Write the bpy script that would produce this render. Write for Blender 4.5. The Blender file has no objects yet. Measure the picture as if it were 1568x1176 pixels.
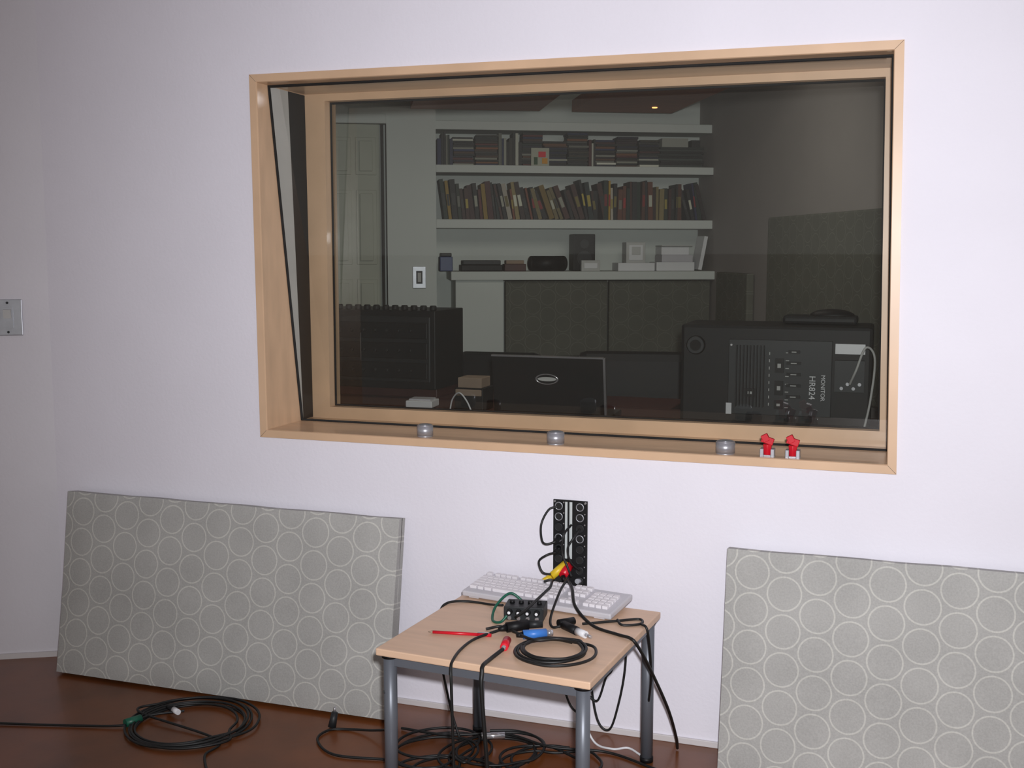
import bpy, bmesh, math, random
from mathutils import Matrix, Vector
random.seed(7)
sc=bpy.context.scene
sc.view_settings.view_transform='Standard'
COL=bpy.context.collection

# ------------------------------------------------------------ materials
def srgb(r,g,b):
    f=lambda c:(c/255/12.92) if c/255<=.04045 else ((c/255+.055)/1.055)**2.4
    return (f(r),f(g),f(b),1)
MATS={}
def mat(name,col,rough=.5,metal=0,noise=0,nscale=8,bump=0,bscale=60,spec=.5,coat=0,emit=None,estr=0,stretch=None):
    if name in MATS: return MATS[name]
    m=bpy.data.materials.new(name); m.use_nodes=True; nt=m.node_tree; b=nt.nodes['Principled BSDF']
    b.inputs['Roughness'].default_value=rough; b.inputs['Metallic'].default_value=metal
    b.inputs['Specular IOR Level'].default_value=spec; b.inputs['Coat Weight'].default_value=coat
    b.inputs['Base Color'].default_value=col
    tc=nt.nodes.new('ShaderNodeTexCoord'); mp=nt.nodes.new('ShaderNodeMapping')
    nt.links.new(tc.outputs['Object'],mp.inputs[0])
    if stretch: mp.inputs['Scale'].default_value=stretch
    n=nt.nodes.new('ShaderNodeTexNoise'); n.inputs['Scale'].default_value=nscale; n.inputs['Detail'].default_value=5
    nt.links.new(mp.outputs[0],n.inputs['Vector'])
    r=nt.nodes.new('ShaderNodeValToRGB'); k=noise
    r.color_ramp.elements[0].position=.3; r.color_ramp.elements[1].position=.7
    r.color_ramp.elements[0].color=tuple(c*(1-k) for c in col[:3])+(1,)
    r.color_ramp.elements[1].color=tuple(min(1,c*(1+k)) for c in col[:3])+(1,)
    nt.links.new(n.outputs['Fac'],r.inputs[0]); nt.links.new(r.outputs[0],b.inputs['Base Color'])
    if bump:
        n2=nt.nodes.new('ShaderNodeTexNoise'); n2.inputs['Scale'].default_value=bscale
        nt.links.new(tc.outputs['Object'],n2.inputs['Vector'])
        bp=nt.nodes.new('ShaderNodeBump'); bp.inputs['Strength'].default_value=bump; bp.inputs['Distance'].default_value=.01
        nt.links.new(n2.outputs['Fac'],bp.inputs['Height']); nt.links.new(bp.outputs[0],b.inputs['Normal'])
    if emit: b.inputs['Emission Color'].default_value=emit; b.inputs['Emission Strength'].default_value=estr
    MATS[name]=m; return m
def glass_mat():
    m=bpy.data.materials.new('window_glass'); m.use_nodes=True; nt=m.node_tree; nt.nodes.clear()
    o=nt.nodes.new('ShaderNodeOutputMaterial'); t=nt.nodes.new('ShaderNodeBsdfTransparent'); t.inputs[0].default_value=(.89,.90,.885,1)
    g=nt.nodes.new('ShaderNodeBsdfGlossy'); g.inputs['Roughness'].default_value=.02
    f=nt.nodes.new('ShaderNodeFresnel'); f.inputs[0].default_value=1.6
    mx=nt.nodes.new('ShaderNodeMixShader'); nt.links.new(f.outputs[0],mx.inputs[0]); nt.links.new(t.outputs[0],mx.inputs[1]); nt.links.new(g.outputs[0],mx.inputs[2]); nt.links.new(mx.outputs[0],o.inputs[0])
    return m
def ring_mat(name,base,line,s=.098,r0=.0435,w=.0024):
    m=bpy.data.materials.new(name); m.use_nodes=True; nt=m.node_tree; b=nt.nodes['Principled BSDF']; N=nt.nodes.new; Lk=nt.links.new
    b.inputs['Roughness'].default_value=.9; b.inputs['Specular IOR Level'].default_value=.15
    tc=N('ShaderNodeTexCoord'); sep=N('ShaderNodeSeparateXYZ'); Lk(tc.outputs['Object'],sep.inputs[0])
    def M(op,a,c=None):
        n=N('ShaderNodeMath'); n.operation=op
        for i,x in enumerate((a,c)):
            if x is None: continue
            if isinstance(x,(int,float)): n.inputs[i].default_value=x
            else: Lk(x,n.inputs[i])
        return n.outputs[0]
    def dist(off):
        px=s*math.sqrt(3); py=s
        a=M('SUBTRACT',M('FRACT',M('ADD',M('DIVIDE',sep.outputs['X'],px),off+100.1)),.5)
        c=M('SUBTRACT',M('FRACT',M('ADD',M('DIVIDE',sep.outputs['Z'],py),off+100.15)),.5)
        a=M('MULTIPLY',a,px); c=M('MULTIPLY',c,py)
        return M('SQRT',M('ADD',M('MULTIPLY',a,a),M('MULTIPLY',c,c)))
    d=M('MINIMUM',dist(0),dist(.5))
    e=M('ABSOLUTE',M('SUBTRACT',d,r0))
    mr=N('ShaderNodeMapRange'); mr.interpolation_type='SMOOTHSTEP'; Lk(e,mr.inputs[0]); mr.inputs[1].default_value=w*.45; mr.inputs[2].default_value=w*1.3; mr.inputs[3].default_value=1; mr.inputs[4].default_value=0
    n=N('ShaderNodeTexNoise'); n.inputs['Scale'].default_value=220; Lk(tc.outputs['Object'],n.inputs['Vector'])
    n3=N('ShaderNodeTexNoise'); n3.inputs['Scale'].default_value=6; Lk(tc.outputs['Object'],n3.inputs['Vector'])
    mix=N('ShaderNodeMix'); mix.data_type='RGBA'; mix.inputs[6].default_value=base; mix.inputs[7].default_value=line
    Lk(mr.outputs[0],mix.inputs[0])
    mul=N('ShaderNodeMix'); mul.data_type='RGBA'; mul.blend_type='MULTIPLY'; mul.inputs[0].default_value=.35
    Lk(mix.outputs[2],mul.inputs[6]); avg=M('ADD',M('MULTIPLY',n.outputs['Fac'],.9),M('MULTIPLY',n3.outputs['Fac'],.9)); Lk(avg,mul.inputs[7])
    Lk(mul.outputs[2],b.inputs['Base Color'])
    bp=N('ShaderNodeBump'); bp.inputs['Strength'].default_value=.25; bp.inputs['Distance'].default_value=.002; Lk(M('ADD',mr.outputs[0],n.outputs['Fac']),bp.inputs['Height']); Lk(bp.outputs[0],b.inputs['Normal'])
    return m
def vcol_mat(name,rough=.6):
    m=bpy.data.materials.new(name); m.use_nodes=True; nt=m.node_tree; b=nt.nodes['Principled BSDF']
    a=nt.nodes.new('ShaderNodeVertexColor'); a.layer_name='Col'; nt.links.new(a.outputs[0],b.inputs['Base Color']); b.inputs['Roughness'].default_value=rough
    return m

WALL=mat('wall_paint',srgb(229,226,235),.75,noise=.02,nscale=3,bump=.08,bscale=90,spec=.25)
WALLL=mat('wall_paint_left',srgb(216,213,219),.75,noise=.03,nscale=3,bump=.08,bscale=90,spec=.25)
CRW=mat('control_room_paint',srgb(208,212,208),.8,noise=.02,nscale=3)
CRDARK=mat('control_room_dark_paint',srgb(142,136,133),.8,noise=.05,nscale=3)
TRIMW=mat('baseboard_paint',srgb(205,200,200),.5,noise=.04,nscale=5)
WOOD=mat('maple_trim',srgb(208,174,142),.38,noise=.09,nscale=5,stretch=(1,4,1),coat=.25)
BLACK=mat('black_plastic',srgb(16,16,18),.5,noise=.1,spec=.3)
RUB=mat('black_rubber',srgb(22,21,21),.8,noise=.1)
CABLE=mat('cable_rubber',srgb(16,17,17),.5,noise=.1)
METAL=mat('brushed_metal',srgb(176,178,184),.4,.75,noise=.08,nscale=30)
KNOB=mat('satin_aluminium',srgb(176,176,182),.35,.6,noise=.05,nscale=30)
CHROME=mat('chrome',srgb(210,210,215),.2,.8,noise=.03)
LEG=mat('grey_leg_enamel',srgb(104,108,116),.4,.3,noise=.05)
FLOORM=mat('floor_varnish',srgb(108,60,28),.32,noise=.36,nscale=3,bump=.03,bscale=25,coat=.1)
TOP=mat('birch_table_top',srgb(216,182,154),.45,noise=.06,nscale=5,stretch=(1,8,1))
KEYW=mat('keyboard_white',srgb(222,218,222),.5,noise=.02)
KEYB=mat('keyboard_case',srgb(196,194,200),.5,noise=.02)
RED=mat('red_plastic',srgb(200,18,38),.35,noise=.08)
YEL=mat('yellow_plastic',srgb(220,185,40),.4,noise=.08)
BLUE=mat('blue_plastic',srgb(60,120,200),.4,noise=.08)
NAVY=mat('navy_plastic',srgb(40,60,110),.4,noise=.08)
GREEN=mat('green_plastic',srgb(20,90,70),.4,noise=.08)
WHITE=mat('white_plastic',srgb(225,225,228),.4,noise=.03)
GREYJ=mat('grey_jamb',srgb(190,190,188),.7,noise=.05)
DGREY=mat('dark_grey_metal',srgb(40,42,44),.5,.3,noise=.1)
OLIVE=mat('brown_ceiling_wood',srgb(170,92,52),.55,noise=.15,stretch=(1,6,1))
DOORM=mat('door_paint',srgb(176,178,164),.6,noise=.04)
REDW=mat('dark_red_wood',srgb(66,28,24),.5,noise=.15)
LAMP_REFL=mat('lamp_reflection',srgb(255,190,120),.5,emit=srgb(255,170,100),estr=3)
GREENISH=mat('label_strip',srgb(190,196,196),.5,noise=.05)
BEIGE=mat('beige_card',srgb(150,130,112),.7,noise=.08)
GLASS=glass_mat()
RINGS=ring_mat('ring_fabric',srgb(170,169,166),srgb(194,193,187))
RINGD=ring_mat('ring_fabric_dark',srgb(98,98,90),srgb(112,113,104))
VC=vcol_mat('book_covers')

# ------------------------------------------------------------ mesh builder
class MB:
    def __init__(s): s.bm=bmesh.new(); s.mats=[]; s.col=s.bm.loops.layers.color.new('Col')
    def mi(s,m):
        if m not in s.mats: s.mats.append(m)
        return s.mats.index(m)
    def _fin(s,vs,m,col=None,smooth=False):
        i=s.mi(m); fs=set(f for v in vs for f in v.link_faces)
        for f in fs:
            f.material_index=i; f.smooth=smooth
            if col:
                for l in f.loops: l[s.col]=col
    def box(s,c,d,m,rot=None,col=None,bev=0):
        M=Matrix.Translation(c)
        if rot: M=M@(rot if isinstance(rot,Matrix) else Matrix.Rotation(rot,4,'Z'))
        M=M@Matrix.Diagonal((d[0],d[1],d[2],1))
        r=bmesh.ops.create_cube(s.bm,size=1,matrix=M); vs=r['verts']
        if bev:
            es=list(set(e for v in vs for e in v.link_edges)); r=bmesh.ops.bevel(s.bm,geom=es,offset=bev,segments=2,affect='EDGES',profile=.6)
            vs=list(set(v for f in r['faces'] for v in f.verts)|set(v for v in vs if v.is_valid))
        s._fin(vs,m,col)
    def bx(s,x0,x1,y0,y1,z0,z1,m,**k): s.box(((x0+x1)/2,(y0+y1)/2,(z0+z1)/2),(x1-x0,y1-y0,z1-z0),m,**k)
    def cyl(s,p0,p1,r0,r1,m,seg=24):
        p0=Vector(p0);p1=Vector(p1);d=p1-p0
        M=Matrix.Translation((p0+p1)/2)@d.to_track_quat('Z','Y').to_matrix().to_4x4()
        r=bmesh.ops.create_cone(s.bm,cap_ends=True,segments=seg,radius1=r0,radius2=r1,depth=d.length,matrix=M)
        s._fin(r['verts'],m)
        for f in set(f for v in r['verts'] for f in v.link_faces): f.smooth=len(f.verts)==4
    def sph(s,c,r,m,sc=(1,1,1)):
        q=bmesh.ops.create_uvsphere(s.bm,u_segments=20,v_segments=12,radius=r,matrix=Matrix.Translation(c)@Matrix.Diagonal(sc+(1,)))
        s._fin(q['verts'],m,smooth=True)
    def poly(s,pts,m):
        f=s.bm.faces.new([s.bm.verts.new(p) for p in pts]); f.material_index=s.mi(m)
    def loops(s,lp,ms):
        V=[[s.bm.verts.new(p) for p in l] for l in lp]
        for k in range(len(V)-1):
            n=len(V[k])
            for j in range(n):
                f=s.bm.faces.new((V[k][j],V[k][(j+1)%n],V[k+1][(j+1)%n],V[k+1][j])); f.material_index=s.mi(ms[k] if isinstance(ms,list) else ms)
    def torus(s,c,R,r,m,axis='Z',seg=40):
        pts=[]
        for i in range(seg):
            a=2*math.pi*i/seg; ring=[]
            for j in range(8):
                b=2*math.pi*j/8; x=(R+r*math.cos(b))*math.cos(a); y=(R+r*math.cos(b))*math.sin(a); z=r*math.sin(b)
                p={'Z':(x,y,z),'Y':(x,z,y),'X':(z,x,y)}[axis]; ring.append(s.bm.verts.new((p[0]+c[0],p[1]+c[1],p[2]+c[2])))
            pts.append(ring)
        for i in range(seg):
            for j in range(8):
                f=s.bm.faces.new((pts[i][j],pts[(i+1)%seg][j],pts[(i+1)%seg][(j+1)%8],pts[i][(j+1)%8])); f.material_index=s.mi(m); f.smooth=True
    def obj(s,name,M=None,parent=None,bevel=0,seg=2):
        bmesh.ops.recalc_face_normals(s.bm,faces=s.bm.faces)
        me=bpy.data.meshes.new(name); s.bm.to_mesh(me); s.bm.free()
        for m in s.mats: me.materials.append(m)
        o=bpy.data.objects.new(name,me); COL.objects.link(o)
        if M is not None: o.matrix_world=M
        if parent: o.parent=parent
        if bevel:
            b=o.modifiers.new('bev','BEVEL'); b.width=bevel; b.segments=seg; b.limit_method='ANGLE'; b.angle_limit=math.radians(40)
        return o
def catmull(P,n=10):
    P=[Vector(p) for p in P]; Q=[P[0]*2-P[1]]+P+[P[-1]*2-P[-2]]; out=[]
    for i in range(1,len(Q)-2):
        a,b,c,d=Q[i-1:i+3]
        for k in range(n):
            t=k/n; out.append(.5*((2*b)+(c-a)*t+(2*a-5*b+4*c-d)*t*t+(3*b-a-3*c+d)*t**3))
    out.append(P[-1]); return out
def tube(name,P,r,m,parent=None,smooth=True,n=10):
    pts=catmull(P,n) if smooth else [Vector(p) for p in P]
    cu=bpy.data.curves.new(name,'CURVE'); cu.dimensions='3D'; cu.bevel_depth=r; cu.bevel_resolution=3; cu.use_fill_caps=True
    sp=cu.splines.new('POLY'); sp.points.add(len(pts)-1)
    for i,p in enumerate(pts): sp.points[i].co=(p.x,p.y,p.z,1)
    t=bpy.data.objects.new('tmp',cu); COL.objects.link(t); dg=bpy.context.evaluated_depsgraph_get()
    me=bpy.data.meshes.new_from_object(t.evaluated_get(dg)); bpy.data.objects.remove(t)
    me.materials.clear(); me.materials.append(m)
    for p in me.polygons: p.use_smooth=True
    o=bpy.data.objects.new(name,me); COL.objects.link(o)
    if parent: o.parent=parent
    return o
def coil(cx,cy,z,R,turns,jit=.012,r=.0035,a0=0,asp=1,rot=0,rise=.0012):
    P=[];n=14
    pr=R; ox=oy=0
    for i in range(int(turns*n)+1):
        if i%n==0: pr=R*(1+random.uniform(-.18,.12)); ox=random.uniform(-jit,jit); oy=random.uniform(-jit,jit)
        a=a0+2*math.pi*i/n; x=pr*math.cos(a)+ox; y=pr*asp*math.sin(a)+oy
        P.append((cx+x*math.cos(rot)-y*math.sin(rot),cy+x*math.sin(rot)+y*math.cos(rot),z+rise*(i/n)+random.uniform(0,.002)))
    return P

# ------------------------------------------------------------ room shell
TLc,TRc,BRc,BLc=(-.004,1.892),(1.848,1.885),(1.869,.801),(.004,.798)
def q(ins,y):
    return [(TLc[0]+ins,y,TLc[1]-ins),(TRc[0]-ins,y,TRc[1]-ins),(BRc[0]-ins,y,BRc[1]+ins),(BLc[0]+ins,y,BLc[1]+ins)]
XL,XR,ZT=-.79,4.2,2.7
m=MB()
o0=[(XL,0,ZT),(XR,0,ZT),(XR,0,0),(XL,0,0)]; o1=[(x,.34,z) for x,_,z in o0]
m.loops([o1,o0,q(.008,0),q(.008,.34),o1],WALL); m.obj('wall_front')
m=MB(); d=Vector((-.177,-.097,0)).normalized(); n=Vector((-d.y,d.x,0))*.1
if n.y<0: n=-n
A=Vector((-.79,0,0)); B=A+d*3.2
bot=[A,B,B+n,A+n+Vector((0,.0,0))]
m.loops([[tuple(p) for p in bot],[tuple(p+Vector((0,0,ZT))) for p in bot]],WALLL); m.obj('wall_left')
m=MB(); m.bx(-4.2,4.6,-4.6,5.2,-.05,0,FLOORM); m.obj('floor')
m=MB(); m.bx(-4.2,4.6,-4.6,.34,ZT,ZT+.06,WALL); m.obj('ceiling')
m=MB(); m.bx(-.79,4.2,-.008,0,0,.018,TRIMW); m.obj('baseboard_front',bevel=.002)
m=MB(); nn=-n.normalized()*.008
lp=[A,B,B+nn,A+nn]; m.loops([[tuple(p) for p in lp],[tuple(p+Vector((0,0,.018))) for p in lp]],TRIMW); m.poly([tuple(p+Vector((0,0,.018))) for p in lp],TRIMW); m.obj('baseboard_left')

# ------------------------------------------------------------ window
win=bpy.data.objects.new('window_1',None); COL.objects.link(win)
m=MB(); m.loops([q(0,0),q(0,-.013),q(.022,-.013),q(.024,-.009),q(.024,.285)],WOOD); m.obj('frame',parent=win)
m=MB()
for (a,b) in zip(q(0,-.0134),q(.022,-.0134)):
    a=Vector(a);b=Vector(b); m.cyl(a+(b-a)*.05,b,.0006,.0006,BEIGE,6)
m.obj('mitre_joints',parent=win)
def glass_q(ins,yt,yb): 
    a=q(ins,0); return [(a[0][0],yt,a[0][2]),(a[1][0],yt,a[1][2]),(a[2][0],yb,a[2][2]),(a[3][0],yb,a[3][2])]
g1=glass_q(.026,.055,.20)
m=MB(); m.poly(g1,GLASS); m.obj('glass_outer',parent=win)
tube('gasket_outer',g1+[g1[0],g1[1]],.0055,RUB,win,smooth=False)
# left jamb, between the panes: grey liner and black foam strip (follow the leaning jamb)
xt,xb=TLc[0]+.0275,BLc[0]+.0275
m=MB()
m.poly([(xt,.165,1.865),(xt,.270,1.865),(xb,.270,.824),(xb,.206,.824)],RUB)
m.poly([(xt,.06,1.865),(xt,.165,1.865),(xb,.206,.824),(xb,.203,.824)],GREYJ)
m.obj('jamb_liner',parent=win)
inn=[(.094,1.845),(1.800,1.838),(1.818,.868),(.094,.860)]
qi=lambda y,e=0:[(inn[0][0]+e,y,inn[0][1]-e),(inn[1][0]-e,y,inn[1][1]-e),(inn[2][0]-e,y,inn[2][1]+e),(inn[3][0]+e,y,inn[3][1]+e)]
m=MB(); m.loops([q(.024,.271),qi(.271),qi(.345)],WOOD); m.obj('inner_frame',parent=win)
m=MB(); m.poly(qi(.315),GLASS); m.obj('glass_inner',parent=win)
a=qi(.31,.002); tube('gasket_inner',a+[a[0],a[1]],.0045,RUB,win,smooth=False)

# sill objects
for x,r in((.544,.024),(.948,.025),(1.428,.026)):
    m=MB(); m.cyl((x,.02,.8225),(x,.02,.827),r*.9,r,KNOB,32); m.cyl((x,.02,.827),(x,.02,.856),r,r,KNOB,32); m.cyl((x,.02,.856),(x,.02,.859),r,r*.86,KNOB,32); m.cyl((x,.02,.859),(x,.02,.8605),r*.7,r*.68,METAL,32)
    m.obj('metal_knob')
for x in(1.541,1.607):
    m=MB()
    for sx in(-.014,.014): m.bx(x+sx-.005,x+sx+.005,.0,.03,.8235,.846,KNOB)
    m.bx(x-.02,x+.02,.006,.024,.8235,.829,KNOB)
    m.cyl((x,.012,.829),(x,.012,.858),.010,.013,RED,6); m.box((x,.012,.868),(.032,.012,.018),RED,rot=Matrix.Rotation(.3,4,'Y')); m.box((x-.006,.012,.874),(.018,.014,.020),RED,rot=Matrix.Rotation(-.5,4,'Y'))
    m.obj('red_clamp',bevel=.0015)

# wall switch on the left wall
c=A+d*.128; ang=math.atan2(-d.y,-d.x)
M=Matrix.Translation((c.x,c.y,1.153))@Matrix.Rotation(ang,4,'Z')
m=MB(); m.box((0,-.004,0),(.090,.006,.118),METAL,bev=.002); m.box((0,-.008,0),(.034,.004,.068),METAL); m.box((0,-.011,.012),(.024,.008,.028),GREYJ,rot=Matrix.Rotation(.2,4,'X'))
for z in(.048,-.048): m.cyl((0,-.006,z),(0,-.009,z),.004,.004,DGREY,12)
m.obj('light_switch',M)

# ------------------------------------------------------------ acoustic panels
def panel(name,x0,x1,yb,L,th,lean,mt,M0=None,seed=0):
    m=MB(); w=x1-x0
    bm=m.bm
    r=bmesh.ops.create_cube(bm,size=1,matrix=Matrix.Translation((w/2,th/2,L/2))@Matrix.Diagonal((w,th,L,1)))
    m._fin(r['verts'],mt)
    bmesh.ops.subdivide_edges(bm,edges=bm.edges[:],cuts=10,use_grid_fill=True)
    for v in bm.verts:
        e=min(v.co.x,w-v.co.x); f=min(v.co.z,L-v.co.z)
        k=max(0,1-min(e,f)/.03)
        if v.co.y<th*.5: v.co.y+=.004*math.sin(v.co.x*9+seed)*math.sin(v.co.z*7)+.006*k
        if f<.001: v.co.z+=.0012*math.sin(v.co.x*21+seed)*(1 if v.co.z>L/2 else 0)
    o=m.obj(name,(M0 or Matrix.Identity(4))@Matrix.Translation((x0,yb,.012))@Matrix.Rotation(-lean,4,'X'),bevel=.007,seg=3)
    for p in o.data.polygons: p.use_smooth=True
    return o
panel('acoustic_panel',-.69,.495,-.163,.585,.05,math.radians(9.2),RINGS,seed=1)
panel('acoustic_panel',1.452,2.66,-.163,.580,.05,math.radians(9.2),RINGS,seed=2)

# ------------------------------------------------------------ jack plate on wall
pl=MB(); pl.bx(.950,1.050,-.006,-.001,.413,.669,BLACK); pl.bx(.985,.992,-.0068,-.005,.50,.664,GREENISH); pl.bx(.998,1.006,-.0068,-.005,.50,.664,GREENISH)
for col,(xx) in enumerate((.968,1.030)):
    for k in range(8):
        z=.652-k*.0305
        pl.cyl((xx,-.004,z),(xx,-.012,z),.0115,.0105,DGREY,20); pl.torus((xx,-.012,z),.0105,.0014,METAL if k in(0,1,3) else DGREY,'Y',24); pl.cyl((xx,-.012,z),(xx,-.0125,z),.008,.008,RUB,16)
        pl.cyl((xx+.013,-.005,z+.010),(xx+.013,-.0075,z+.010),.002,.002,CHROME,8)
for (x,z) in((.955,.664),(1.045,.664),(.955,.418),(1.045,.418)): pl.cyl((x,-.005,z),(x,-.009,z),.003,.003,CHROME,10)
plate=pl.obj('connector_plate')
m=MB()
m.cyl((.968,-.012,.56),(.968,-.045,.556),.008,.007,BLACK); m.cyl((.968,-.012,.53),(.968,-.045,.525),.008,.007,BLACK)
m.cyl((.992,-.012,.488),(.958,-.048,.456),.012,.011,YEL); m.cyl((.958,-.048,.456),(.932,-.058,.440),.009,.007,YEL)
m.cyl((1.000,-.012,.482),(.992,-.048,.462),.013,.012,RED); m.cyl((.992,-.048,.462),(1.0,-.055,.445),.007,.005,BLACK)
m.cyl((1.03,-.012,.44),(1.03,-.035,.445),.008,.007,METAL)
m.obj('cable_plugs',parent=plate)

# ------------------------------------------------------------ table
TH=.411; tc=Vector((.99,-.377,0)); TM=Matrix.Translation(tc)@Matrix.Rotation(-.0802,4,'Z'); h=.2765
m=MB(); m.box((0,0,TH-.009),(.553,.553,.018),TOP,bev=.003)
i=.018
m.bx(-h+i,h-i,-h+i,-h+i+.012,TH-.045,TH-.018,LEG); m.bx(-h+i,h-i,h-i-.012,h-i,TH-.045,TH-.018,LEG)
m.bx(-h+i,-h+i+.012,-h+i,h-i,TH-.045,TH-.018,LEG); m.bx(h-i-.012,h-i,-h+i,h-i,TH-.045,TH-.018,LEG)
for sx in(-1,1):
    for sy in(-1,1):
        x=sx*(h-.026);y=sy*(h-.026)
        m.cyl((x,y,.012),(x,y,TH-.018),.0165,.0165,LEG,24); m.cyl((x,y,0.0005),(x,y,.014),.018,.018,BLACK,24); m.cyl((x,y,TH-.026),(x,y,TH-.018),.021,.021,BLACK,24)
m.cyl((-.05,.1,TH),(-.05,.1,TH+.0005),.005,.005,REDW,10)
m.obj('side_table',TM)

# keyboard
KM=Matrix.Translation((.972,-.138,TH+.003))@Matrix.Rotation(-.16,4,'Z')@Matrix.Rotation(.09,4,'X')
m=MB(); m.box((0,0,.016),(.45,.15,.016),KEYB,bev=.004)
for sx in(-.19,.19): m.box((sx,.06,.006),(.03,.01,.018),KEYB); m.box((sx,-.066,.008),(.03,.01,.006),KEYB)
def key(x,y,w,dd=.0155): m.box((x,y,.028),(w,dd,.009),KEYW,bev=.0015)
rows=[.058,.030,.012,-.006,-.024,-.042]
for ri,y in enumerate(rows):
    x=-.216
    if ri==0:
        for k in range(13):
            if k in(1,5,9): x+=.009
            key(x+.0075,y,.0155,.013); x+=.0182
    elif ri==5:
        for w in(.024,.02,.024,.10,.024,.02,.024): key(x+w/2,y,w-.003); x+=w+.0015
    else:
        for k in range(14):
            w=.018
            if k==0: w=[0,.018,.026,.030,.038][ri]
            if k==13: w=max(.014,.048-x-.0)
            if x+w>.056: w=.056-x
            if w>.008: key(x+w/2,y,w-.0025)
            x+=w
    for k in range(3):
        if ri!=3 and not(ri==4 and k!=1): key(.072+k*.018,y,.0155)
    for k in range(4):
        if ri>0: key(.136+k*.0185+.005,y,.0155)
m.obj('keyboard',KM)

# headphone amp box
m=MB(); m.box((0,0,.020),(.105,.07,.036),DGREY,bev=.003); m.box((0,-.036,.020),(.100,.004,.032),DGREY)
for k in range(4):
    x=-.036+k*.024
    m.cyl((x,-.036,.026),(x,-.05,.026),.008,.0075,BLACK,16); m.cyl((x,-.05,.026),(x,-.0505,.026),.004,.004,WHITE,10)
    m.cyl((x,-.036,.010),(x,-.043,.010),.005,.005,CHROME,12); m.cyl((x,.0,.037),(x,.0,.046),.007,.006,BLACK,14)
m.obj('headphone_amplifier',Matrix.Translation((.963,-.290,TH+.001))@Matrix.Rotation(.15,4,'Z'))
T=TH+.004
tube('green_cable',[(.94,-.245,T+.025),(.905,-.25,T+.045),(.880,-.29,T+.02),(.890,-.345,T),(.92,-.368,T+.004),(.935,-.36,T+.02)],.0035,GREEN)
# red pen
m=MB(); m.cyl((0,0,.0045),(.115,0,.0045),.0042,.0042,RED,8); m.cyl((.115,0,.0045),(.15,0,.0045),.0046,.0044,RED,12); m.cyl((-.012,0,.0045),(0,0,.0045),.001,.0042,BEIGE,8); m.box((.13,0,.0098),(.03,.002,.0018),CHROME)
m.obj('red_pen',Matrix.Translation((.782,-.487,TH))@Matrix.Rotation(.17,4,'Z'))
# plugs on table
m=MB(); m.cyl((1.01,-.452,T+.008),(1.062,-.425,T+.009),.0115,.0115,BLUE); m.cyl((1.062,-.425,T+.009),(1.076,-.417,T+.009),.009,.008,CHROME); m.cyl((.995,-.46,T+.007),(1.01,-.452,T+.008),.005,.008,BLACK)
m.obj('jack_plug_blue')
m=MB(); m.cyl((.955,-.42,T+.010),(1.0,-.385,T+.012),.013,.0135,BLACK); m.cyl((1.0,-.385,T+.012),(1.035,-.37,T+.012),.011,.009,DGREY); m.cyl((.94,-.435,T+.008),(.955,-.42,T+.01),.005,.01,BLACK)
m.obj('xlr_connector')
m=MB(); m.cyl((1.085,-.35,T+.009),(1.13,-.385,T+.009),.011,.011,BLACK); m.cyl((1.13,-.385,T+.009),(1.158,-.405,T+.009),.0095,.009,WHITE); m.cyl((1.158,-.405,T+.009),(1.175,-.417,T+.009),.0045,.004,CHROME)
m.obj('jack_plug')
m=MB(); m.cyl((1.10,-.31,T+.009),(1.07,-.345,T+.009),.010,.011,BLACK)
m.obj('jack_plug')
m=MB(); m.cyl((.985,-.50,T+.007),(.995,-.55,T+.007),.0105,.010,RED); m.cyl((.992,-.535,T+.007),(.996,-.56,T+.007),.006,.005,CHROME)
m.obj('jack_plug_red')
# cables on table
tube('audio_cable',coil(1.115,-.525,T,.088,4.3,.014,rise=.0018,a0=1.2),.0036,CABLE)
tube('audio_cable',[(.90,-.42,T),(.935,-.40,T+.004),(.985,-.44,T+.008),(1.05,-.49,T+.012),(1.10,-.47,T+.014)],.0036,CABLE)
tube('audio_cable',[(.94,-.435,T+.006),(.90,-.50,T),(.895,-.58,T),(.905,-.655,T),(.91,-.68,T-.01),(.915,-.69,.36),(.915,-.68,.2),(.91,-.66,.05),(.88,-.60,.005),(.80,-.50,.005)],.0036,CABLE)
tube('audio_cable',[(.995,-.56,T+.005),(.985,-.62,T),(.985,-.668,T+.001),(.988,-.682,T-.012),(.99,-.69,.36),(1.0,-.685,.2),(1.0,-.66,.05),(.98,-.60,.005),(.9,-.45,.005)],.005,CABLE)
tube('audio_cable',[(1.0,-.055,.445),(1.02,-.10,.465),(1.06,-.19,.472),(1.09,-.26,T+.03),(1.15,-.31,T+.002),(1.225,-.35,T),(1.262,-.37,T+.001),(1.28,-.37,T-.015),(1.30,-.32,.33),(1.325,-.2,.18),(1.33,-.10,.06),(1.325,-.05,.005)],.0042,CABLE)
tube('audio_cable',[(.934,-.058,.440),(.98,-.12,.468),(1.0,-.19,.472),(1.0,-.23,T+.055),(.985,-.35,T+.04),(.97,-.39,T+.03)],.0038,CABLE)
tube('audio_cable',[(1.0,-.05,.455),(1.02,-.10,.468),(1.03,-.2,.465),(1.035,-.30,T+.01),(1.055,-.35,T),(1.085,-.35,T+.009)],.0034,CABLE)
tube('audio_cable',[(.968,-.045,.556),(.945,-.055,.55),(.93,-.05,.56),(.922,-.03,.60),(.94,-.02,.64),(.962,-.012,.65)],.0032,CABLE)
tube('audio_cable',[(.968,-.045,.525),(.948,-.06,.52),(.925,-.06,.50),(.935,-.06,.47),(.96,-.06,.465)],.0032,CABLE)
tube('audio_cable',[(1.005,-.012,.60),(.995,-.05,.58),(.99,-.05,.53),(1.005,-.05,.49),(1.02,-.06,.465)],.0032,CABLE)
tube('audio_cable',[(1.03,-.012,.59),(1.02,-.04,.57),(1.005,-.045,.54),(1.012,-.04,.50),(1.03,-.012,.47)],.0032,CABLE)
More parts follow.
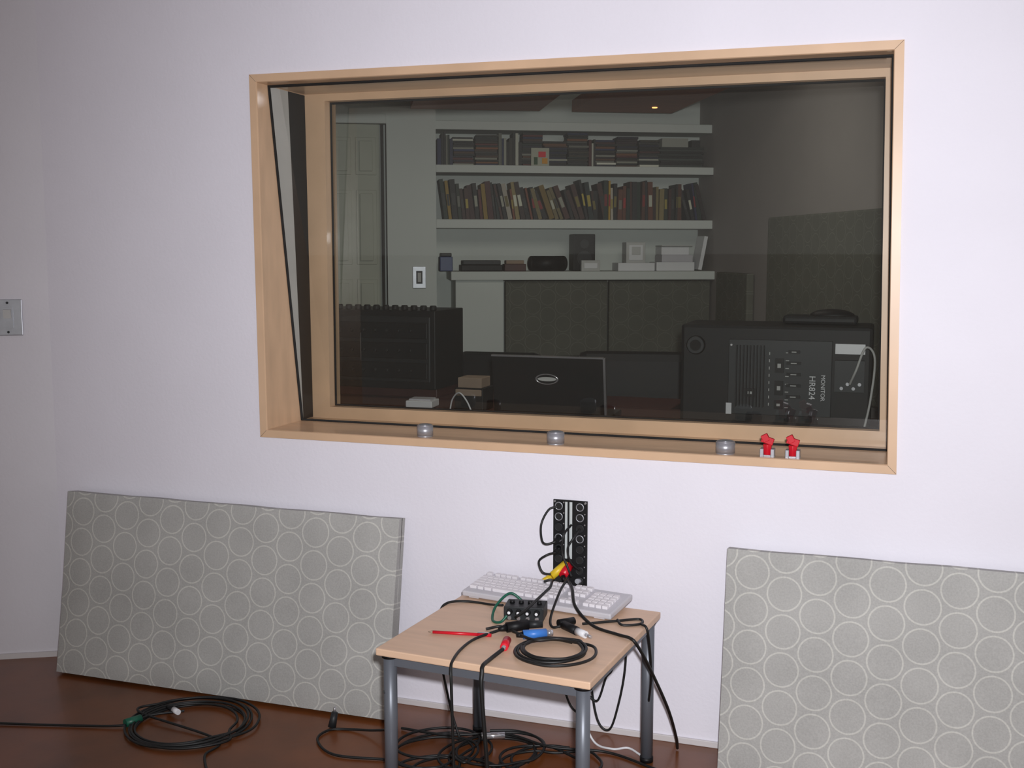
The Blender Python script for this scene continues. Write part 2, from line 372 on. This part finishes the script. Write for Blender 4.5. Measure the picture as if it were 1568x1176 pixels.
tube('audio_cable',[(.895,-.28,T+.02),(.84,-.225,T),(.77,-.22,T),(.725,-.25,T-.0),(.715,-.28,T-.02),(.70,-.26,.3),(.71,-.2,.1),(.74,-.2,.005)],.0034,CABLE)
tube('audio_cable',[(1.12,-.30,T),(1.195,-.25,T),(1.25,-.215,T),(1.262,-.25,T),(1.22,-.275,T),(1.20,-.25,T+.004)],.0034,CABLE)
tube('audio_cable',[(1.262,-.25,T+.001),(1.285,-.27,T-.015),(1.28,-.2,.25),(1.25,-.12,.1),(1.24,-.08,.005)],.0034,CABLE)
for dx,lw in((0,.10),(.05,.14),(.085,.06)):
    x=1.0+dx
    tube('audio_cable',[(x,-.05,.36),(x-.01,-.05,.2),(x+.01,-.05,lw),(x+.045,-.05,lw-.03),(x+.07,-.05,lw+.04),(x+.09,-.05,.22),(x+.09,-.05,.36)],.0032,CABLE)

# ------------------------------------------------------------ floor cables
G=.005
tube('floor_cable',coil(-.04,-.345,G,.165,5.5,.022,rise=.0015)+[(.09,-.42,G),(.12,-.52,G),(.2,-.62,G),(.3,-.72,G)],.0036,CABLE)
tube('floor_cable',[(-1.3,-.80,G),(-.9,-.62,G),(-.566,-.534,G),(-.35,-.475,G),(-.21,-.43,G+.003),(-.18,-.36,G+.008),(-.1,-.30,G+.01)],.0035,CABLE)
m=MB(); m.cyl((-.21,-.43,.013),(-.19,-.385,.013),.012,.012,GREEN); m.obj('green_connector')
m=MB(); m.cyl((-.13,-.31,.018),(-.105,-.322,.018),.009,.008,WHITE); m.cyl((-.16,-.295,.018),(-.13,-.31,.018),.008,.009,BLACK); m.obj('white_connector')
tube('floor_cable',[(.71,-.62,.30),(.66,-.45,.18),(.58,-.30,.06),(.50,-.25,.02),(.42,-.235,G),(.36,-.26,G),(.36,-.33,G),(.45,-.40,G),(.6,-.38,G)],.0036,CABLE)
m=MB(); m.cyl((.355,-.235,.003),(.36,-.225,.045),.012,.009,DGREY); m.cyl((.36,-.225,.045),(.36,-.225,.06),.004,.003,CHROME); m.obj('floor_plug')
for (x,y,R,t) in((.70,-.28,.13,3.3),(.86,-.24,.14,3.4),(1.02,-.27,.12,2.6),(.80,-.40,.15,2.3)):
    tube('floor_cable',coil(x,y,G,R,t,.03,rise=.0022,a0=random.random()*6,asp=.8,rot=random.random()),.0037,CABLE)
tube('floor_cable',[(.55,-.18,G),(.7,-.2,G+.01),(.85,-.14,G+.01),(1.0,-.18,G+.01),(1.15,-.14,G),(1.3,-.2,G)],.0037,CABLE)
tube('white_cable',[(1.0,-.05,.2),(1.05,-.06,.08),(1.1,-.1,.012),(1.16,-.13,.012),(1.2,-.11,.012),(1.24,-.14,.012)],.003,WHITE)
m=MB(); m.cyl((.80,-.19,.022),(.86,-.165,.022),.009,.009,CHROME); m.obj('silver_connector')

# ============================================================ control room
P0=(.115,3.085); ca=math.radians(27)
CR=Matrix.Translation((P0[0],P0[1],0))@Matrix.Rotation(ca,4,'Z')
m=MB(); m.bx(-2.4,.9,.28,.36,0,2.35,CRW); m.bx(-1.03,-.765,0,.28,0,2.35,CRW); m.bx(-2.4,-1.36,0,.28,0,2.35,CRW); m.bx(-1.36,-1.03,.0,.28,2.10,2.35,CRW); m.obj('wall_control_room_back',CR)
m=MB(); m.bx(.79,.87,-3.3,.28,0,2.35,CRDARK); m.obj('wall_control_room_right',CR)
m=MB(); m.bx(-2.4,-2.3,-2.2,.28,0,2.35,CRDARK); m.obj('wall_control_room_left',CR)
m=MB(); m.poly([(-3.5,.34,2.36),(3.2,.34,2.36),(3.2,5.2,2.36),(-3.5,5.2,2.36)],CRW); m.obj('ceiling_control_room')
m=MB()
for z0,z1,t0 in((2.03,2.077,0.04),(1.797,1.838,0),(1.497,1.545,0)): m.bx(-.765,.79,t0,.28,z0,z1,CRW)
m.bx(-.69,.79,-.06,.28,1.215,1.262,CRW); m.bx(-.664,-.40,-.03,.28,0,1.215,CRW)
m.obj('wall_shelves',CR,bevel=.003)
# door
m=MB(); m.bx(-1.345,-1.065,.03,.07,.02,2.05,DOORM)
for z0,z1 in((1.78,1.98),(1.30,1.70),(.75,1.22),(.15,.65)):
    for x0,x1 in((-1.325,-1.22),(-1.195,-1.085)):
        m.bx(x0,x1,.022,.035,z0,z1,DOORM); m.bx(x0+.02,x1-.02,.010,.035,z0+.02,z1-.02,DOORM)
m.bx(-1.36,-1.03,-.02,.02,2.05,2.10,CRW); m.bx(-1.36,-1.345,-.02,.02,0,2.05,CRW); m.bx(-1.06,-1.045,-.004,.02,0,2.05,RUB)
m.sph((-1.095,-.03,1.0),.025,CHROME); m.cyl((-1.095,.03,1.0),(-1.095,-.03,1.0),.01,.01,CHROME)
m.obj('door_1',CR,bevel=.003)
m=MB(); m.box((-.860,-.004,1.23),(.072,.007,.118),METAL,bev=.002); m.box((-.860,-.009,1.23),(.034,.004,.07),DGREY); m.box((-.860,-.012,1.23),(.018,.006,.05),GREYJ); m.obj('light_switch',CR)
# books / cds
def rc(pal,a=.6,b=1.25): 
    c=srgb(*random.choice(pal)); k=random.uniform(a,b); return tuple(min(.9,x*k) for x in c[:3])+(1,)
palD=[(30,32,36),(80,80,86),(160,44,44),(56,76,130),(190,190,182),(120,114,94),(34,90,80),(170,130,80),(225,225,218),(104,56,86),(20,20,22),(45,45,48),(140,140,136),(60,100,150)]
palB=[(150,40,38),(36,76,150),(185,175,140),(34,36,42),(84,110,75),(200,180,70),(225,220,212),(130,80,52),(34,110,110),(76,76,84),(25,25,28),(165,115,66),(24,100,80),(30,30,34),(90,34,40),(40,42,48)]
m=MB(); x=-.755
while x<.47:
    if random.random()<.65:
        w=random.uniform(.11,.14); z=1.8385; top=1.8385+random.uniform(.135,.175)
        w=min(w,.485-x)
        if w<.03: break
        while z<top:
            hh=random.uniform(.009,.013); j=random.uniform(-.005,.005); m.box((x+w/2+j,.10+random.uniform(-.008,.008),z+hh/2),(w-.004,.13,hh-.0012),VC,col=rc(palD)); z+=hh
        x+=w+random.uniform(.001,.006)
    else:
        for k in range(random.randint(3,7)):
            w=random.uniform(.010,.022); hh=random.uniform(.125,.18)
            if x+w<.48: m.box((x+w/2,.10,1.8385+hh/2),(w-.0015,.13,hh),VC,col=rc(palD)); x+=w
z=1.8385
for k in range(9): m.box((.61+random.uniform(-.01,.01),.11,z+.006),(.25,.16,.011),VC,col=rc([(25,28,28),(90,104,100),(150,160,155)])); z+=.0125
m.box((.58,.11,z+.025),(.15,.12,.048),VC,col=srgb(205,205,200)); m.box((.70,.1,z+.02),(.05,.1,.04),VC,col=srgb(70,70,75))
m.box((-.19,.027,1.885),(.10,.012,.10),VC,col=srgb(215,215,205)); m.box((-.18,.019,1.90),(.04,.006,.03),VC,col=srgb(240,50,110)); m.box((-.165,.019,1.865),(.03,.006,.03),VC,col=srgb(235,200,40)); m.box((-.215,.019,1.865),(.02,.006,.04),VC,col=srgb(50,140,70))
m.obj('cd_collection',CR)
m=MB(); x=-.75
while x<.74:
    w=random.uniform(.013,.032); hh=random.uniform(.16,.225)
    if x<-.45: tl=random.uniform(-.14,-.08)
    elif x<-.25: tl=random.uniform(-.25,-.12)
    elif x<.02: tl=random.uniform(-.45,-.25)
    elif x<.18: tl=random.choice((.0,-.15,-.2))
    else: tl=random.uniform(-.03,.03) if x<.6 else random.uniform(-.3,-.12)
    wx=w/math.cos(tl)+(abs(math.sin(tl))*.01)
    R=Matrix.Rotation(tl,4,'Y'); zc=1.546+(hh*math.cos(tl)+w*abs(math.sin(tl)))/2
    ux=math.sin(tl)*hh/2; bxx=x+wx/2+ux+.03*(tl<-.05); cc=rc(palB)
    if bxx<.73:
        yy=.11+random.uniform(0,.02)
        m.box((bxx,yy,zc),(w-.003,.16,hh),VC,rot=R,col=cc)
        if random.random()<.6 : m.box((bxx,yy-.0805,zc),(w*.6,.002,hh*.3),VC,rot=R,col=rc([(220,220,210),(200,190,120),(120,120,120),(190,50,50)]))
    x+=wx
m.obj('book_collection',CR)
# counter items
Z=1.2625
m=MB(); m.bx(-.745,-.675,.02,.14,Z,Z+.08,NAVY); m.bx(-.74,-.68,.022,.12,Z+.08,Z+.10,BLACK); m.obj('storage_box',CR,bevel=.004)
m=MB(); m.bx(-.63,-.40,.0,.14,Z,Z+.035,BLACK); m.bx(-.62,-.41,.01,.13,Z+.035,Z+.06,DGREY); m.obj('tape_recorder',CR,bevel=.004)
m=MB(); m.bx(-.39,-.27,.0,.1,Z,Z+.04,REDW); m.bx(-.38,-.28,.01,.09,Z+.04,Z+.06,BEIGE); m.obj('book_pile',CR,bevel=.003)
m=MB(); m.cyl((-.235,.05,Z+.042),(-.05,.05,Z+.042),.042,.042,BLACK,20); m.sph((-.235,.05,Z+.042),.042,BLACK,(.5,1,1)); m.sph((-.05,.05,Z+.042),.042,BLACK,(.5,1,1)); m.obj('black_case_bag',CR)
m=MB(); m.bx(.0,.125,.03,.16,Z,Z+.205,BLACK,bev=.006); m.cyl((.062,.028,Z+.15),(.062,.024,Z+.15),.025,.025,DGREY); m.cyl((.062,.028,Z+.07),(.062,.024,Z+.07),.042,.042,DGREY); m.obj('bookshelf_speaker',CR)
m=MB(); m.bx(.035,.14,-.03,.0,Z,Z+.06,GREYJ); m.bx(.05,.125,-.034,-.03,Z+.015,Z+.045,WHITE); m.obj('small_radio',CR,bevel=.003)
m=MB(); m.bx(.25,.46,.0,.15,Z,Z+.045,WHITE); m.bx(.30,.41,.02,.12,Z+.045,Z+.16,GREYJ); m.bx(.315,.395,.015,.02,Z+.06,Z+.145,WHITE); m.bx(.33,.38,.012,.016,Z+.09,Z+.135,GREYJ); m.obj('desk_clock',CR,bevel=.004)
m=MB(); m.bx(.47,.69,.0,.16,Z,Z+.05,WHITE); m.bx(.50,.68,.0,.15,Z+.05,Z+.09,KEYB); m.bx(.50,.66,.01,.14,Z+.09,Z+.135,WHITE); m.box((.585,.06,Z+.14),(.18,.14,.006),GREYJ); m.obj('paper_stack',CR,bevel=.003)
m=MB(); m.box((.735,.06,Z+.10),(.02,.14,.19),WHITE,rot=Matrix.Rotation(.18,4,'Y')); m.obj('ring_binder',CR)
# dark acoustic panels under counter
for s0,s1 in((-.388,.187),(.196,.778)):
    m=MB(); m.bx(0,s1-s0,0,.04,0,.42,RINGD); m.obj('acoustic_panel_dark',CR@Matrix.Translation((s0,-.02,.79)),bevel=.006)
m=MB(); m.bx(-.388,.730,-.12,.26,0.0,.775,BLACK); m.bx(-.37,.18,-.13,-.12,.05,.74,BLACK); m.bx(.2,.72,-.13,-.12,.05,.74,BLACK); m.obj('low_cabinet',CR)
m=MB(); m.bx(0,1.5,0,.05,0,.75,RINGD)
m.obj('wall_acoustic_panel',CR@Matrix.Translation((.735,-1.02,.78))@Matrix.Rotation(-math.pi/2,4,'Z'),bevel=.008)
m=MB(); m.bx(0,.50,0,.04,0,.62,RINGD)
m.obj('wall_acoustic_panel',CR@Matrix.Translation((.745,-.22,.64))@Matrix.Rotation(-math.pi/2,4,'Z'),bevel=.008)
# ceiling baffles
m=MB(); m.bx(-.9,-.20,-1.5,-.01,2.13,2.19,OLIVE); m.obj('ceiling_baffle',CR)
m=MB(); m.bx(-.02,.54,-1.5,-.01,2.13,2.19,OLIVE); m.cyl((.38,-.25,2.126),(.38,-.25,2.13),.014,.014,LAMP_REFL); m.obj('ceiling_baffle',CR)  # glowing disc stands in for a warm lamp reflected in the glass

# desk
DZ=.745
m=MB(); m.bx(-.75,1.79,.50,1.42,DZ-.035,DZ,REDW); m.bx(-.75,1.0,1.42,1.75,DZ-.035,DZ,REDW)
for x,y in((-.7,.55),(1.74,.55),(-.7,1.7),(.95,1.7),(1.74,1.37)): m.bx(x-.03,x+.03,y-.03,y+.03,0,DZ-.035,BLACK)
m.obj('studio_desk',bevel=.004)
# left rack
m=MB(); m.bx(-.57,.0,1.38,1.70,DZ+.04,DZ+.375,BLACK); m.bx(-.55,-.02,1.37,1.38,DZ+.07,DZ+.35,DGREY)
for k in range(13): m.cyl((-.545+k*.044,1.40,DZ+.375),(-.545+k*.044,1.40,DZ+.397),.016,.014,BLACK,14)
for k in range(3):
    z=DZ+.12+k*.085
    m.bx(-.53,-.03,1.362,1.372,z-.035,z+.035,BLACK)
    for j in range(8): m.cyl((-.49+j*.055,1.362,z),(-.49+j*.055,1.35,z),.009,.008,BLACK,12)
m.bx(-.34,-.332,1.35,1.36,DZ+.16,DZ+.28,DGREY); m.bx(-.54,-.01,1.42,1.66,DZ,DZ+.04,REDW)
m.obj('equipment_rack',bevel=.004)
m=MB(); m.box((.04,1.15,DZ+.016),(.11,.10,.028),WHITE,rot=.1,bev=.004); m.box((.04,1.15,DZ+.033),(.09,.07,.006),KEYB,rot=.1); m.obj('paper_box')
m=MB(); m.bx(.20,.32,1.10,1.22,DZ,DZ+.09,BLACK); m.bx(.205,.315,1.095,1.10,DZ+.06,DZ+.085,BEIGE); m.bx(.21,.31,1.11,1.21,DZ+.09,DZ+.13,BEIGE); m.obj('tape_box',bevel=.003)
# laptop (lid back faces the window)
LM=Matrix.Translation((.655,.90,DZ))@Matrix.Rotation(.02,4,'Z')
m=MB(); m.box((0,.13,.014),(.42,.27,.022),DGREY,bev=.003)
R=Matrix.Rotation(.16,4,'X')
m.box((0,-.02,.130),(.42,.010,.235),BLACK,rot=R,bev=.003); m.box((.213,-.02,.130),(.008,.013,.238),CHROME,rot=R); m.box((0,-.040,.247),(.42,.012,.005),CHROME,rot=R)
m.obj('laptop',LM)
m=MB(); m.torus((0,0,0),.030,.003,CHROME,'Y')
o=m.obj('lid_badge',LM@Matrix.Translation((0,-.036,.165))@R@Matrix.Diagonal((1.35,1,.62,1)))
m2=MB(); m2.cyl((0,.002,0),(0,-.001,0),.026,.026,GREYJ); o2=m2.obj('lid_badge_disc',LM@Matrix.Translation((0,-.034,.165))@R@Matrix.Diagonal((1.35,1,.3,1)))
lap=bpy.data.objects['laptop']
bpy.context.view_layer.update()
for ob in(o,o2):
    mw=ob.matrix_world.copy(); ob.parent=lap; ob.matrix_parent_inverse=lap.matrix_world.inverted(); ob.matrix_basis=mw
m=MB(); m.box((.55,.74,DZ+.01),(.34,.05,.018),RED,rot=-.02); m.obj('red_ruler')
m=MB(); m.box((.90,.80,DZ+.02),(.035,.04,.04),WHITE,bev=.003); m.cyl((.93,.81,DZ+.012),(1.0,.80,DZ+.012),.011,.011,BEIGE); m.obj('adapter_plug')
tube('white_usb_cable',[(.22,1.0,DZ+.005),(.24,.98,DZ+.06),(.28,.95,DZ+.09),(.32,.93,DZ+.06),(.35,.92,DZ+.004)],.003,WHITE)
m=MB(); m.box((1.16,.74,DZ+.004),(.20,.06,.006),WHITE,rot=-.05); m.obj('paper_sheet')
# chairs behind desk
m=MB(); m.box((.80,1.90,.72),(.62,.09,.42),BLACK,bev=.04,rot=.2); m.box((.76,2.16,.48),(.5,.5,.09),BLACK,bev=.03,rot=.2); m.cyl((.76,2.16,.1),(.76,2.16,.45),.03,.03,DGREY)
for k in range(5):
    a=k*2*math.pi/5; m.cyl((.76,2.16,.10),(.76+.3*math.cos(a),2.16+.3*math.sin(a),.06),.02,.015,DGREY,10); m.sph((.76+.3*math.cos(a),2.16+.3*math.sin(a),.03),.03,RUB)
m.obj('office_chair')
m=MB(); m.box((.07,1.98,.70),(.42,.10,.40),BLACK,bev=.045,rot=.1); m.box((.05,2.22,.48),(.46,.40,.09),BLACK,bev=.03,rot=.1); m.cyl((.05,2.25,.02),(.05,2.25,.45),.03,.03,DGREY); m.cyl((.05,2.25,.0),(.05,2.25,.03),.22,.22,DGREY)
m.obj('desk_chair')
# studio monitor lying on side, rear towards window
SM=Matrix.Translation((1.435,1.08,DZ+.001))@Matrix.Rotation(.02,4,'Z')
m=MB(); m.box((0,.155,.18),(.67,.29,.36),BLACK,bev=.012)
m.box((.02,.004,.175),(.36,.012,.27),DGREY,bev=.002)
for k in range(9): m.box((-.13+k*.012,-.010,.18),(.004,.02,.22),BLACK)
for (x,z,w,hh) in((-.08,.12,.04,.03),(.02,.22,.03,.05),(.02,.14,.03,.05),(.07,.19,.05,.01),(.07,.15,.05,.01),(.07,.11,.05,.01),(.02,.08,.03,.03),(.07,.23,.05,.01),(.07,.27,.04,.01)): m.box((x,-.006,z),(w,.01,hh),BLACK); m.box((x,-.012,z),(w*.4,.003,hh*.3),GREYJ)
for k in range(8): m.box((.047,-.003,.07+k*.028),(.012,.002,.003),GREYJ); m.box((-.015,-.003,.08+k*.026),(.003,.002,.010),GREYJ)
m.box((-.155,-.006,.06),(.02,.006,.04),WHITE)
for z in(.05,.29): m.cyl((-.15,-.003,z),(-.15,-.008,z),.004,.004,CHROME,10)
m.cyl((-.28,.01,.285),(-.28,-.002,.285),.035,.03,DGREY); m.cyl((-.28,-.002,.285),(-.28,-.004,.285),.02,.02,RUB)
m.box((.26,-.006,.285),(.10,.01,.035),WHITE); m.box((.26,-.002,.19),(.10,.03,.11),DGREY)
for k in range(4): m.cyl((.235+k*.02,-.015,.15+.015*(k%2)),(.235+k*.02,-.04,.15+.015*(k%2)),.006,.006,CHROME,12)
mon=m.obj('studio_monitor',SM)
tube('power_cord',[(1.70,1.02,DZ+.17),(1.72,.98,DZ+.22),(1.75,.98,DZ+.30),(1.78,1.0,DZ+.26),(1.77,1.0,DZ+.12),(1.75,1.0,DZ+.006)],.004,GREYJ)
def text(s,body,size,M,mt,name,par):
    cu=bpy.data.curves.new(name,'FONT'); cu.body=body; cu.size=size; cu.extrude=.0005; cu.align_x='CENTER'; cu.materials.append(mt)
    t=bpy.data.objects.new(name,cu); COL.objects.link(t); dg=bpy.context.evaluated_depsgraph_get(); me=bpy.data.meshes.new_from_object(t.evaluated_get(dg)); bpy.data.objects.remove(t)
    o=bpy.data.objects.new(name,me); COL.objects.link(o); bpy.context.view_layer.update(); o.parent=par; o.matrix_basis=M
FR=Matrix.Rotation(math.pi/2,4,'X')@Matrix.Rotation(-math.pi/2,4,'Z')
text(mon,'HR824',.030,Matrix.Translation((.125,-.008,.145))@FR,WHITE,'label_model',mon)
text(mon,'MONITOR',.020,Matrix.Translation((.165,-.008,.145))@FR,WHITE,'label_type',mon)
m=MB(); m.box((1.58,1.25,DZ+.378),(.26,.12,.03),BLACK,bev=.01); m.sph((1.62,1.25,DZ+.392),.05,BLACK,(1.6,.8,.5)); m.obj('headphone_case')

# ------------------------------------------------------------ lights
def light(name,typ,loc,energy,col,**k):
    l=bpy.data.lights.new(name,typ); l.energy=energy; l.color=col
    for a,b in k.items(): setattr(l,a,b)
    o=bpy.data.objects.new(name,l); COL.objects.link(o); o.location=loc; return o
def aim(o,t): o.rotation_euler=(Vector(t)-o.location).to_track_quat('-Z','Y').to_euler()
fl=light('camera_flash','SPOT',(1.93,-3.02,1.46),345,(.96,.965,1),spot_size=math.radians(90),spot_blend=1,shadow_soft_size=.03); aim(fl,(1.35,0,1.05))
cl=light('control_room_fill','AREA',(0,0,0),6,(1,.95,.86),shape='RECTANGLE',size=.9,size_y=.4)  # added area light, kept out of view, brightens the shelf wall
cl.matrix_world=CR@Matrix.Translation((-.1,-2.0,2.12))@Matrix.Rotation(math.radians(42),4,'X')
w=bpy.data.worlds.new('room_ambient'); sc.world=w; w.use_nodes=True; bg=w.node_tree.nodes['Background']; bg.inputs[0].default_value=(1,.94,.88,1); bg.inputs[1].default_value=.35

# ------------------------------------------------------------ camera
cd=bpy.data.cameras.new('camera'); cam=bpy.data.objects.new('camera',cd); COL.objects.link(cam); sc.camera=cam
cd.sensor_fit='HORIZONTAL'; cd.sensor_width=36; cd.lens=36*1748.3/1568; cd.clip_start=.05
R=Matrix.Rotation(.335,4,'Z')@Matrix.Rotation(math.pi/2-.1146,4,'X')@Matrix.Rotation(.0005,4,'Z')
cam.matrix_world=Matrix.Translation((1.8855,-3.0513,1.3646))@R
